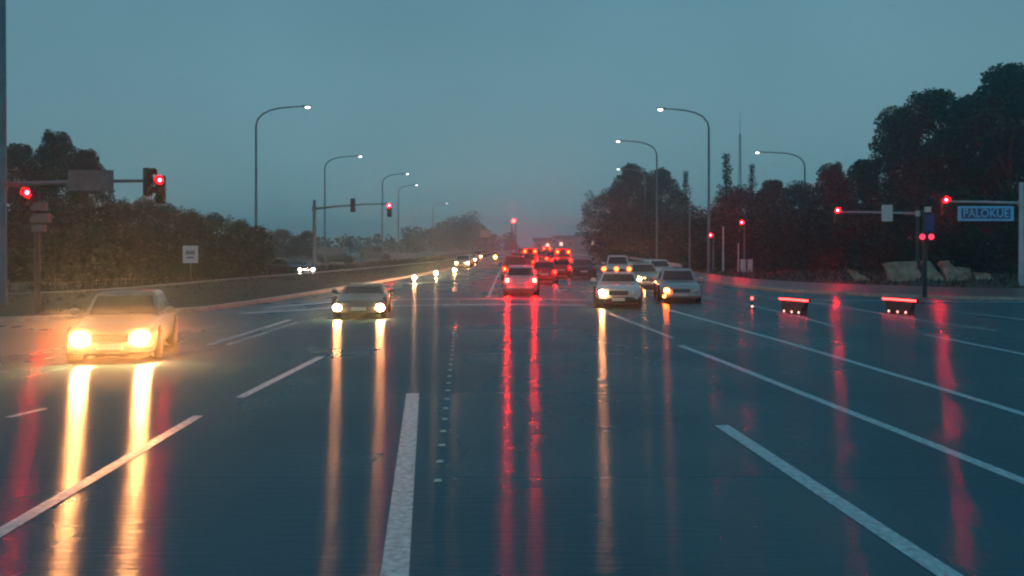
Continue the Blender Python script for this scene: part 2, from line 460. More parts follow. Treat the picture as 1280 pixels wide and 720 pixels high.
GL = 'trees massed behind the left verge'; GR = 'trees massed behind the right pavement'
place_tree('b', 20, 178, 64, 'dark narrow tree just right of the tall pole at the left edge', GL, .75)
place_tree('a', 70, 166, 66, 'tallest dark tree on the left, rising above the signal arm', GL, .8)
place_tree('b', 108, 186, 67, 'shorter dark tree behind the grey sign board on the left signal arm', GL, .8)
lm = [(150, 250, 66), (182, 246, 68), (210, 254, 70), (238, 262, 72), (268, 266, 74), (300, 274, 78), (322, 286, 84)]
ll = ['round dark tree just right of the grey sign board on the left signal arm', 'round dark tree directly below the double signal head on the left',
      'dark bushy tree right of and below the left double signal head', 'dark bushy tree behind the white square sign on the left',
      'dark bushy tree just right of the white square sign', 'low dark tree left of the nearest left street lamp pole', 'low dark tree behind the base of the nearest left street lamp']
for (u, v, d), lb in zip(lm, ll): place_tree('c', u, v, d, lb, GL, random.uniform(.9, 1.15))
for u, v, d, lb in [(352, 286, 120, 'hazy round tree between the two nearest left street lamps'), (384, 288, 140, 'hazy round tree behind the small signal mast pole on the left')]:
    place_tree('c', u, v, d, lb, GL, 1.2)
rt = [('c', 763, 236, 150, 'outermost dark tree of the right clump, nearest the roadway', 1.0), ('a', 790, 206, 146, 'tall round tree below the second right street lamp', .95),
      ('a', 826, 212, 142, 'round dark tree behind the pole of the second right street lamp', .95), ('k', 857, 212, 118, 'slim pointed conifer left of the tallest right street lamp', .9),
      ('c', 880, 268, 112, 'low dark tree behind the pole of the tallest right street lamp', 1.0), ('k', 908, 190, 98, 'tall pointed conifer just right of the tallest right street lamp', 1.0),
      ('k', 940, 203, 100, 'pointed conifer behind the radio mast on the right', .8), ('c', 924, 232, 92, 'low round tree between the two pointed conifers on the right', 1.0),
      ('b', 968, 224, 90, 'dark tree below the lamp of the lone right side street lamp', 1.1), ('c', 1000, 226, 86, 'dark tree hiding the pole of the lone right side street lamp', 1.0),
      ('a', 1040, 205, 82, 'broad dark tree behind the far red signal on the right', .8), ('b', 1078, 198, 80, 'dark tree at the left foot of the big right trees', .9),
      ('a', 1122, 134, 75, 'big dark tree standing left of the blue street name sign', .75), ('b', 1172, 110, 74, 'big dark tree directly above the near red signal on the right', 1.0),
      ('a', 1212, 122, 78, 'big dark tree directly above the blue street name sign', .75), ('b', 1262, 78, 72, 'tallest big dark tree at the right edge of the view', 1.0)]
for k, u, v, d, lb, w in rt: place_tree(k, u, v, d, lb, GR, w)
place_tree('a', 1320, 70, 74, 'big dark tree cut by the right edge of the view', GR, .9)
place_tree('p', 640, 284, 420, 'hazy far conifer behind the red beacon', None, 1.3)

# undergrowth that fills in below the crowns (reads as one mass)
def thicket(name, line, label, size, n, m):
    cs = []
    for (u0, u1, d, vtop, cnt) in line:
        for k in range(cnt):
            u = u0 + (u1 - u0) * (k + random.random()) / cnt; dd = d + random.uniform(-2, 4)
            ht = (Z(vtop, dd)) * random.uniform(.75, 1.05)
            for q in range(3):
                zz = ht * (.2 + .32 * q)
                cs.append((X(u, dd) + random.uniform(-.8, .8), dd + random.uniform(-1, 1), zz, ht * random.uniform(.22, .34), .9))
    vs, fs = np_leaves(cs, size, n)
    o = leaf_obj(name, vs, fs, m); tag(o, label, 'undergrowth', None, 'stuff'); return o
thicket('undergrowth', [(-30, 130, 60, 268, 26), (130, 320, 66, 284, 30), (320, 345, 80, 312, 4)], 'dark undergrowth filling in below the trees on the left', .3, 44000, M['leaf_dark'])
thicket('undergrowth', [(868, 960, 84, 270, 18), (950, 1110, 74, 262, 24), (1100, 1320, 66, 245, 28)], 'dark undergrowth filling in below the trees on the right', .3, 48000, M['leaf_dark'])
thicket('undergrowth', [(752, 870, 128, 268, 24)], 'dark undergrowth below the clump beside the right carriageway', .4, 22000, M['leaf_dark'])
thicket('far_wood', [(350, 440, 210, 297, 18), (430, 520, 260, 295, 20), (505, 560, 330, 286, 16), (545, 605, 360, 279, 16), (562, 592, 420, 268, 8), (600, 640, 380, 290, 10), (690, 745, 420, 296, 14)], 'far hazy wood fading into the rain on the horizon', .9, 22000, M['leaf_mid'])

# ------------------------------------------------------------------ street lamps
LAMPS = 'street lamps along the road'
def street_lamp(u, vtop, d, dir_, arm, label):
    x = X(u, d); zt = Z(vtop, d)
    t = thing('street_lamp', label, 'street lamp', (x, d, 0), 0, LAMPS)
    bm = B(); lathe(bm, [(0, .24), (.02, .24), (.03, .13), (.5, .125), (zt - 1.6, .085)], 'z', 12); link('pole', bm, M['steel'], t, True)
    bm = B(); lathe(bm, [(.022, .2), (.1, .2), (.24, .15), (.25, .12)], 'z', 12); link('base_cover', bm, M['steel'], t, True)
    bm = B()
    pts = [(0, 0, zt - 1.7)]
    for k in range(1, 13):
        a = k / 12
        pts.append((dir_ * arm * (1 - (1 - a) ** 1.05) , 0, zt - 1.6 * (1 - a) ** 2.6))
    pts = [(0, 0, zt - 1.7), (0, 0, zt - 1.55), (dir_ * .12, 0, zt - 1.1), (dir_ * .5, 0, zt - .65), (dir_ * 1.1, 0, zt - .34), (dir_ * 1.9, 0, zt - .14), (dir_ * arm * .75, 0, zt - .03), (dir_ * (arm - .3), 0, zt)]
    tube(bm, pts, [.085, .08, .075, .07, .065, .06, .055, .05], 8); link('arm', bm, M['steel'], t, True)
    bm = B()
    for k, (y, w, h) in enumerate([(0, .1, .1), (.15, .26, .14), (.5, .3, .16), (.8, .22, .1), (.85, .1, .05)]): pass
    hb = []
    for (q, w, h) in [(-.35, .07, .07), (-.25, .14, .1), (.1, .17, .11), (.35, .13, .08), (.42, .05, .03)]:
        hb.append([bm.verts.new((dir_ * (arm + q), w * math.cos(a), h * math.sin(a) * (1 if math.sin(a) > 0 else .45))) for a in [i * math.pi / 5 for i in range(10)]])
    for a, b in zip(hb, hb[1:]):
        for k in range(10): bm.faces.new((a[k], a[(k + 1) % 10], b[(k + 1) % 10], b[k]))
    bm.faces.new(hb[0]); bm.faces.new(hb[-1][::-1])
    l = link('luminaire', bm, M['steel'], t, True, loc=(0, 0, zt))
    bm = B(); r = bmesh.ops.create_uvsphere(bm, u_segments=12, v_segments=6, radius=1)
    bmesh.ops.transform(bm, matrix=Matrix.Translation((dir_ * (arm + .12), 0, -.05)) @ Matrix.Diagonal((.22, .15, .13, 1)), verts=bm.verts)
    link('lens', bm, M['street_lit'], l, True)
    return t
street_lamp(320, 133, 72, 1, 4.1, 'tallest street lamp on the left with its curved arm over the road')
street_lamp(406, 195, 112, 1, 4.4, 'second street lamp on the left, behind the small signal mast')
street_lamp(478, 217, 141, 1, 3.9, 'third street lamp on the left, above the signal mast end')
street_lamp(498, 231, 170, 1, 3.4, 'faint fourth street lamp on the left before the hazy wood')
street_lamp(541, 254, 245, 1, 3.8, 'faintest street lamp on the left standing over the hazy wood')
street_lamp(886, 136, 73, -1, 3.9, 'tallest street lamp on the right with its arm curving left')
street_lamp(821, 176, 96, -1, 4.1, 'second street lamp on the right standing in front of the round trees')
street_lamp(806, 211, 140, -1, 4.1, 'street lamp on the right half hidden by the round trees')
street_lamp(1006, 190, 95, -1, 5.0, 'lone street lamp rising out of the dark trees right of the radio mast')

# ------------------------------------------------------------------ signals
def signal_head(parent, loc, yaw=0.0, lit='signal_red', backplate=False, r=.15):
    """three-aspect head; local -Y looks at the traffic; the red aspect is at loc"""
    bm = B(); box(bm, (0, .1, -.36), (.36, .2, 1.08))
    if backplate: box(bm, (0, .215, -.36), (.62, .02, 1.36))
    h = link('signal_head', bm, M['black'], parent, bevel=.03, loc=loc); h.rotation_euler = (0, 0, yaw)
    for k, (nm, mt) in enumerate((('red_lens', M[lit] if lit else M['lens_red_off']), ('amber_lens', M['lens_amber_off']), ('green_lens', M['lens_green_off']))):
        bm = B(); lathe(bm, [(-.005, r), (-.03, r * .9), (-.045, r * .55), (-.05, .01)], 'y', 20, (0, 0, -.36 * k)); link(nm, bm, mt, h, True)
        bm = B()
        ring = []
        for y in (-.002, -.2):
            for rr in (r + .012, r + .022):
                ring.append([bm.verts.new((math.cos(a) * rr, y * (1 if True else 1), math.sin(a) * rr - .36 * k)) for a in [R(-25 + i * 230 / 14) for i in range(15)]])
        i0, o0, i1, o1 = ring
        for a, b in ((i0, i1), (o0, o1), (i1, o1), (i0, o0)):
            for j in range(14): bm.faces.new((a[j], a[j + 1], b[j + 1], b[j]))
        link('visor', bm, M['black'], h, True)
    return h
def mast(name, label, u, d, arm_u, zarm_v0, zarm_v1, ztop_v, rad=.14, m='steel', dy=0.0, cat='signal mast', pm=None):
    x = X(u, d); z0, z1 = Z(zarm_v0, d), Z(zarm_v1, d); zt = Z(ztop_v, d)
    t = thing(name, label, cat, (x, d, 0))
    bm = B(); lathe(bm, [(0, rad * 1.9), (.03, rad * 1.9), (.04, rad * 1.1), (zt * .5, rad), (zt, rad * .8)], 'z', 14); link('pole', bm, M[pm or m], t, True)
    bm = B(); L = X(arm_u, d) - x
    tube(bm, [(0, 0, z0), (L * .3, 0, z0 + (z1 - z0) * .5), (L * .65, 0, z0 + (z1 - z0) * .9), (L, 0, z1)], [rad * .62, rad * .5, rad * .42, rad * .34], 10); link('arm', bm, M[m], t, True)
    bm = B(); lathe(bm, [(-.18, rad * 1.25), (.18, rad * 1.25)], 'z', 14, (0, 0, z0)); link('collar', bm, M[m], t)
    return t
def loc_on(t, u, v, d, dy=-.12): return (X(u, d) - t.location.x, dy, Z(v, d))

# near left: tall pole at the frame edge with the long arm
d = 34
t = mast('signal_mast', 'tall thick signal mast at the left edge with the longest arm and grey board', 2, d, 186, 231, 226, -80, .17)
signal_head(t, loc_on(t, 204.5, 226, d, -.35), R(8), r=.15)
signal_head(t, loc_on(t, 189, 216, d, -.1), R(75), lit=None)
bm = B(); box(bm, (0, 0, 0), (1.75, .03, .8)); box(bm, (0, .03, 0), (1.6, .03, .06))
link('sign_board', bm, M['darksteel'], t, bevel=.01, loc=loc_on(t, 116, 226, d, -.15))
bm = B(); box(bm, (0, .12, -.25), (.06, .3, .5)); link('bracket', bm, M['steel'], t, loc=loc_on(t, 190, 224, d, -.1))

d = 30
t = thing('signal_post', 'dark post signal with a red light beside the left edge pole', 'traffic light', (X(46.5, d), d, 0))
bm = B(); lathe(bm, [(0, .2), (.03, .2), (.04, .1), (3.2, .09), (4.35, .08)], 'z', 12); link('pole', bm, M['black'], t, True)
signal_head(t, loc_on(t, 37, 241, d, -.12), R(4))
bm = B(); box(bm, (0, 0, 0), (.5, .22, .3)); box(bm, (.05, 0, -.4), (.62, .26, .3)); box(bm, (0, 0, -.75), (.42, .22, .24)); link('control_box', bm, M['darksteel'], t, bevel=.02, loc=loc_on(t, 50, 258, d, -.05))

# left, beyond the junction
d = 70
t = mast('signal_mast', 'slim signal mast beyond the left verge with two heads on its arm', 393, d, 484, 261, 255, 250, .15)
signal_head(t, loc_on(t, 487, 257, d, -.12), lit='signal_red_near'); signal_head(t, loc_on(t, 441, 251, d, .1), R(180), lit=None, backplate=False)

# right near: pole at the right edge, arm with the street name sign
d = 50
t = mast('signal_mast', 'pale signal mast at the right edge carrying the blue street name sign', 1277, d, 1184, 254, 252, 228, .15, 'pale_steel')
signal_head(t, loc_on(t, 1181, 250, d, -.12), lit='signal_red_near', r=.17)
W, Hh = 70 * d / FPX, 18.5 * d / FPX
bm = B(); box(bm, (0, 0, 0), (W, .03, Hh)); s = link('street_name_sign', bm, M['signpale'], t, bevel=.008, loc=loc_on(t, 1231, 267, d, -.1))
bm = B(); box(bm, (0, -.019, 0), (W - .4, .006, Hh - .26)); link('sign_panel', bm, M['signblue'], s)
cu = bpy.data.curves.new('letters', 'FONT'); cu.body = 'PALOKUE'; cu.size = .66; cu.align_x = 'CENTER'; cu.align_y = 'CENTER'; cu.extrude = .003; cu.space_character = 1.02; cu.offset = .012
tmp = bpy.data.objects.new('tmp', cu); COL.objects.link(tmp); bpy.context.view_layer.update()
me = bpy.data.meshes.new_from_object(tmp); bpy.data.objects.remove(tmp)
me.materials.clear(); me.materials.append(M['signpale'])
wd = max(v.co.x for v in me.vertices) - min(v.co.x for v in me.vertices)
lt = bpy.data.objects.new('lettering', me); COL.objects.link(lt); lt.parent = s; lt.rotation_euler = (R(90), 0, 0); lt.location = (0, -.026, 0); lt.scale = ((W - .6) / wd, 1, 1)

# right far: arm with the white plate
d = 59
t = mast('signal_mast', 'far signal mast on the right with a small white plate on its arm', 1147, d, 1049, 267, 265, 258, .14, 'pale_steel', pm='black')
signal_head(t, loc_on(t, 1046, 263, d, -.12), lit='signal_red_far', r=.18)
bm = B(); box(bm, (0, 0, 0), (.75, .03, 1.1)); link('plate', bm, M['signwhite'], t, bevel=.01, loc=loc_on(t, 1108, 266.5, d, -.12))

# post with the paired red lamps and blue sign
d = 40
t = thing('signal_post', 'dark post on the right pavement with a blue sign over paired red lamps', 'traffic light', (X(1156, d), d, .1))
bm = B(); lathe(bm, [(0, .2), (.03, .2), (.04, .1), (2.5, .1), (4.0, .08)], 'z', 12); link('pole', bm, M['black'], t, True)
bm = B(); box(bm, (0, 0, 0), (.42, .03, .75)); link('blue_sign', bm, M['signblue'], t, bevel=.01, loc=(.16, -.12, Z(279, d) - .1))
bm = B(); box(bm, (0, 0, 0), (.3, .03, .24)); link('white_plate', bm, M['signwhite'], t, bevel=.01, loc=(.08, -.12, Z(262, d) - .1))
bm = B(); box(bm, (0, .08, 0), (.78, .16, .4)); h = link('signal_head', bm, M['black'], t, bevel=.03, loc=(0, -.2, Z(296, d) - .1))
for sx in (-.2, .2):
    bm = B(); lathe(bm, [(-.005, .13), (-.03, .11), (-.045, .07), (-.05, .01)], 'y', 18, (sx, 0, 0)); link('red_lens', bm, M['signal_red_soft'], h, True)

# two post signals deep on the right
for u, v, dd, lb in ((888, 294, 76, 'small red post signal beside the tallest right street lamp'), (927, 278, 76, 'small red post signal right of the tallest right street lamp')):
    t = thing('signal_post', lb, 'traffic light', (X(u, dd), dd, .1))
    zt = Z(v, dd)
    bm = B(); lathe(bm, [(0, .18), (.03, .18), (.04, .09), (zt, .08)], 'z', 10, (.3, .25, 0)); link('pole', bm, M['steel'], t, True)
    bm = B(); box(bm, (.15, .25, -.3), (.3, .08, .5)); link('bracket', bm, M['steel'], t, loc=(0, 0, zt - .1))
    signal_head(t, (0, 0, zt - .1), lit='signal_red_near', r=.17)

# far red beacon
d = 210
t = thing('beacon_mast', 'far red beacon on twin posts above the queue of cars', 'beacon', (X(642, d), d, 0))
bm = B()
for sx in (-.45, .45): tube(bm, [(sx, 0, 0), (sx, 0, Z(279, d))], .13, 8)
link('post', bm, M['steel'], t, True)
bm = B(); box(bm, (0, 0, Z(279, d)), (1.4, .3, .15)); link('platform', bm, M['steel'], t)
bm = B(); lathe(bm, [(0, .3), (.3, .36), (.6, .3), (.75, .1)], 'z', 14, (0, 0, Z(278.5, d) + .1)); link('lamp', bm, M['beacon'], t, True)
d = 130
t = thing('warning_lamp', 'low yellow warning lamp left of the queue of red lights', 'warning lamp', (X(619, d), d, 0))
bm = B(); lathe(bm, [(0, .3), (.04, .3), (.06, .07), (.45, .07)], 'z', 12); link('post', bm, M['black'], t, True)
bm = B(); lathe(bm, [(-.1, .2), (-.06, .24), (.06, .24), (.1, .2)], 'y', 18, (0, 0, .68)); link('lamp', bm, M['yellow'], t, True)
bm = B(); box(bm, (0, 0, .4), (3.6, .5, .75)); 
bm.free()

# ------------------------------------------------------------------ signs, masts, posts
d = 56
t = thing('road_sign', 'white square road sign in front of the dark left trees', 'sign', (X(238, d), d, .1))
bm = B(); tube(bm, [(0, .05, 0), (0, .05, Z(309, d))], .04, 8); link('post', bm, M['steel'], t, True)
bm = B(); box(bm, (0, 0, 0), (.98, .03, 1.1)); f = link('panel', bm, M['signwhite'], t, bevel=.03, loc=(0, 0, Z(318, d) - .1))
bm = B(); box(bm, (0, -.018, .12), (.6, .006, .26)); box(bm, (0, -.018, -.2), (.5, .006, .14)); link('symbol', bm, M['signgrey'], f)
d = 74
t = thing('road_sign', 'small narrow grey sign beside the tallest left street lamp', 'sign', (X(319, d), d - 1.2, .05))
bm = B(); tube(bm, [(0, .05, 0), (0, .05, Z(315, d))], .04, 8); link('post', bm, M['steel'], t, True)
bm = B(); box(bm, (0, 0, 0), (.5, .03, .7)); link('panel', bm, M['signgrey'], t, bevel=.02, loc=(0, 0, Z(320, d)))

d = 160
t = thing('radio_mast', 'thin lattice radio mast rising behind the right conifers', 'radio mast', (X(925, d), d, 0))
zt = Z(140, d); bm = B()
legs = [(.42, .25), (-.42, .25), (0, -.48)]
for x, y in legs: tube(bm, [(x, y, 0), (x * .35, y * .35, zt - 4)], .055, 6)
link('leg', bm, M['steel'], t)
bm = B()
n = 30
for k in range(n):
    z0, z1 = (zt - 4) * k / n, (zt - 4) * (k + 1) / n
    s0, s1 = 1 - .65 * k / n, 1 - .65 * (k + 1) / n
    for i in range(3):
        a = legs[i]; b = legs[(i + 1) % 3]
        tube(bm, [(a[0] * s0, a[1] * s0, z0), (b[0] * s1, b[1] * s1, z1)], .025, 4)
link('lattice', bm, M['steel'], t)
bm = B(); tube(bm, [(0, 0, zt - 4.2), (0, 0, zt)], [.06, .03], 6); link('antenna', bm, M['steel'], t)

for u, v0, dd, lb in ((862, 252, 78, 'thin plain pole left of the tallest right street lamp'), (904, 285, 75, 'short plain post right of the tallest right street lamp'), (923, 306, 74, 'shortest plain post among the right signals')):
    bm = B(); zt = Z(v0, dd)
    lathe(bm, [(0, .18), (.03, .18), (.04, .09), (zt * .45, .085), (zt * .46, .065), (zt, .055), (zt + .03, .02)], 'z', 10)
    o = link('utility_pole', bm, M['pale_steel'] if u != 862 else M['steel'], smooth=True, loc=(X(u, dd), dd, .1)); tag(o, lb, 'pole', 'plain poles on the right pavement')
for u, dd, lb in ((929, 72, 'pale signal cabinet standing left of its twin behind the right pavement'), (937.5, 72, 'pale signal cabinet standing right of its twin behind the right pavement')):
    t = thing('signal_cabinet', lb, 'cabinet', (X(u, dd), dd, .12), 0, 'signal cabinets')
    bm = B(); box(bm, (0, 0, .62), (.36, .35, 1.1)); link('body', bm, M['signwhite'], t, bevel=.02)
    bm = B(); box(bm, (0, 0, .04), (.44, .42, .08)); link('plinth', bm, M['kerb'], t)
    bm = B(); box(bm, (0, 0, 1.2), (.44, .43, .05)); link('cap', bm, M['signgrey'], t, bevel=.01)
    bm = B(); box(bm, (.12, -.185, .65), (.03, .02, .14)); link('handle', bm, M['black'], t)

# guard rail on the right of the carriageway
t = thing('guard_rail', 'pale guard rail running along the right edge of the far carriageway', 'guard rail', (0, 0, 0))
GRL = smooth_line([(14.6, 76), (15.3, 95), (17.2, 142), (18.2, 240), (18.4, 330)], 6)
bm = B(); prism(bm, GRL, .1, .52, .84); link('rail', bm, M['pale_steel'], t, bevel=.03)
for p in GRL[::2]:
    bm = B(); box(bm, (p.x + .12, p.y, .42), (.1, .12, .84)); link('post', bm, M['steel'], t)

# ------------------------------------------------------------------ tan rock slabs
def slab(pts_px, d, th, label):
    """a leaning slab of stone: its face outline, real thickness, roughened"""
    bm = B(); lean = .35
    f = [bm.verts.new(P(u, v, d) - P(pts_px[0][0], pts_px[0][1], d) + Vector((0, lean * (Z(v, d)), 0))) for u, v in pts_px]
    face = bm.faces.new(f)
    r = bmesh.ops.extrude_face_region(bm, geom=[face])
    bmesh.ops.translate(bm, vec=(th * .3, th, -.1), verts=[g for g in r['geom'] if isinstance(g, bmesh.types.BMVert)])
    bmesh.ops.triangulate(bm, faces=bm.faces)
    bmesh.ops.subdivide_edges(bm, edges=bm.edges, cuts=3, use_grid_fill=True)
    for v in bm.verts: v.co += Vector((random.uniform(-.04, .04), random.uniform(-.1, .1), random.uniform(-.05, .05)))
    o = link('rock_slab', bm, M['rock'], loc=P(pts_px[0][0], pts_px[0][1], d)); tag(o, label, 'rock', 'tan rock slabs under the right trees')
slab([(1062, 337), (1072, 339), (1092, 354), (1090, 357), (1072, 354)], 56, .9, 'leftmost small tan rock slab, slanted and standing apart from the others')
slab([(1110, 329), (1150, 326), (1153, 344), (1148, 357), (1134, 357), (1113, 350)], 55, 1.2, 'widest tan rock slab left of the dark signal post')
slab([(1158, 326), (1168, 327), (1181, 349), (1180, 357), (1158, 356)], 55, 1.0, 'upright tan rock slab just right of the dark signal post')
slab([(1180, 327), (1190, 326), (1206, 342), (1216, 355), (1208, 358), (1186, 354)], 55, 1.0, 'leaning tan rock slab below the blue street name sign')
slab([(1200, 334), (1215, 336), (1218, 354), (1211, 354)], 57, .8, 'narrow dim tan rock slab wedged behind the leaning one')
slab([(1222, 340), (1240, 343), (1247, 356), (1223, 357)], 55, .9, 'rightmost low tan rock slab')

# ------------------------------------------------------------------ lit road furniture on the right
def light_barrier(u, vfoot, label):
    p = G(u, vfoot)
    t = thing('light_barrier', label, 'light barrier', (p.x, p.y, .006), R(-66), 'red light barriers on the road')
    bm = B(); box(bm, (0, 0, 0), (1.6, .1, .09)); b = link('bar', bm, M['black'], t, bevel=.02, loc=(0, 0, .5))
    bm = B(); box(bm, (0, -.05, 0), (1.5, .015, .055)); link('light_strip', bm, M['bar_red'], b)
    bm = B()
    lo = [bm.verts.new(p) for p in ((-.52, -.16, 0), (.52, -.16, 0), (.52, .16, 0), (-.52, .16, 0))]
    mi = [bm.verts.new(p) for p in ((-.5, -.16, .12), (.5, -.16, .12), (.5, .16, .12), (-.5, .16, .12))]
    up = [bm.verts.new(p) for p in ((-.66, -.07, .452), (.66, -.07, .452), (.66, .07, .452), (-.66, .07, .452))]
    for a, c in ((lo, mi), (mi, up)):
        for k in range(4): bm.faces.new((a[k], a[(k + 1) % 4], c[(k + 1) % 4], c[k]))
    bm.faces.new(lo[::-1]); bm.faces.new(up)
    bs = link('base', bm, M['barrier'], t, bevel=.02)  # solid dark red body added for the reddish glow below the bar
    for sx in (-.36, .04, .4):
        bm = B(); lathe(bm, [(0, .045), (-.02, .04), (-.03, .015)], 'y', 10, (sx, -.155, .07)); link('foot_lamp', bm, M['dot_white'], bs, True)
light_barrier(993, 392, 'low barrier with a red light bar, the left of the pair on the right road')
light_barrier(1125, 392, 'low barrier with a red light bar below the dark signal post')
p = G(940, 386)
t = thing('marker_lamp', 'small red and white marker lamp left of the red light barriers', 'marker lamp', (p.x, p.y, .006))
bm = B(); lathe(bm, [(0, .14), (.03, .14), (.05, .04), (.36, .03)], 'z', 12); link('stem', bm, M['black'], t, True)
bm = B(); lathe(bm, [(.36, .04), (.42, .05), (.46, .02)], 'z', 10); link('red_lamp', bm, M['tail_dim'], t, True)
bm = B(); lathe(bm, [(-.04, .05), (-.1, .03)], 'y', 10, (0, 0, .09)); link('white_lamp', bm, M['dot_white'], t, True)
# warm marker lamps beside the left lane
for (u, vl, vg, lb) in ((518, 347, 354, 'warm marker lamp on the road, leftmost of the three glowing columns'), (545, 341.5, 347, 'warm marker lamp on the road, middle of the three glowing columns'), (568, 337.5, 342, 'warm marker lamp on the road, rightmost of the three glowing columns')):
    p = G(u, vg); zl = Z(vl, p.y)
    t = thing('marker_lamp', lb, 'marker lamp', (p.x, p.y, .006), 0, 'warm marker lamps along the left lane')
    bm = B(); lathe(bm, [(0, .22), (.04, .2), (.06, .05), (zl - .08, .045)], 'z', 12); link('post', bm, M['black'], t, True)
    bm = B(); lathe(bm, [(zl - .08, .06), (zl - .04, .11), (zl + .04, .11), (zl + .1, .04)], 'z', 14); link('lamp', bm, M['marker_lit'], t, True)
# raised studs added for the dotted shimmer of reflections on the road
proto = None
for k in range(24):
    y = 9.3 + .82 * k; t_ = (y - 9.3) / (29 - 9.3)
    v = HOR + EYE * FPX / y; u = 545 + (620 - v) * (25 / 220.)
    p = G(u, v)
    if proto is None:
        bm = B(); r = bmesh.ops.create_cube(bm, size=1)
        for vv in bm.verts:
            vv.co = Vector((vv.co.x * (.09 if vv.co.z < 0 else .06), vv.co.y * (.08 if vv.co.z < 0 else .04), .004 if vv.co.z < 0 else .02))
        o = proto = link('glint_stud', bm, M['stud'], bevel=.004)
    else:
        o = proto.copy(); COL.objects.link(o)
    o.location = (p.x, p.y, .002)
    tag(o, 'small pale stud added for a reflected glint in the dotted line right of the wide lane dash', 'glint stud', 'studs added for reflected glints between the lanes')

# ------------------------------------------------------------------ cars
def loft(bm, sections):
    rings = [[bm.verts.new(p) for p in s] for s in sections]
    n = len(rings[0])
    for a, b in zip(rings, rings[1:]):
        for k in range(n): bm.faces.new((a[k], a[(k + 1) % n], b[(k + 1) % n], b[k]))
    bm.faces.new(rings[0]); bm.faces.new(rings[-1][::-1])
def quad_panel(bm, q, m0=.06, m1=.06, n0=.08, n1=.08, off=.004, seg=4):
    """q: corners bl, br, tr, tl; inset panel a little proud of them, with thickness"""
    bl, br, tr, tl = [Vector(p) for p in q]
    nrm = (br - bl).cross(tl - bl).normalized()
    def at(a, b): return (bl.lerp(br, a)).lerp(tl.lerp(tr, a), b) + nrm * off
    c = [at(m0, n0), at(1 - m1, n0), at(1 - m1, 1 - n1), at(m0, 1 - n1)]
    f = [bm.verts.new(p) for p in c]; g = [bm.verts.new(p - nrm * (off + .02)) for p in c]
    bm.faces.new(f); bm.faces.new(g[::-1])
    for k in range(4): bm.faces.new((f[k], f[(k + 1) % 4], g[(k + 1) % 4], g[k]))

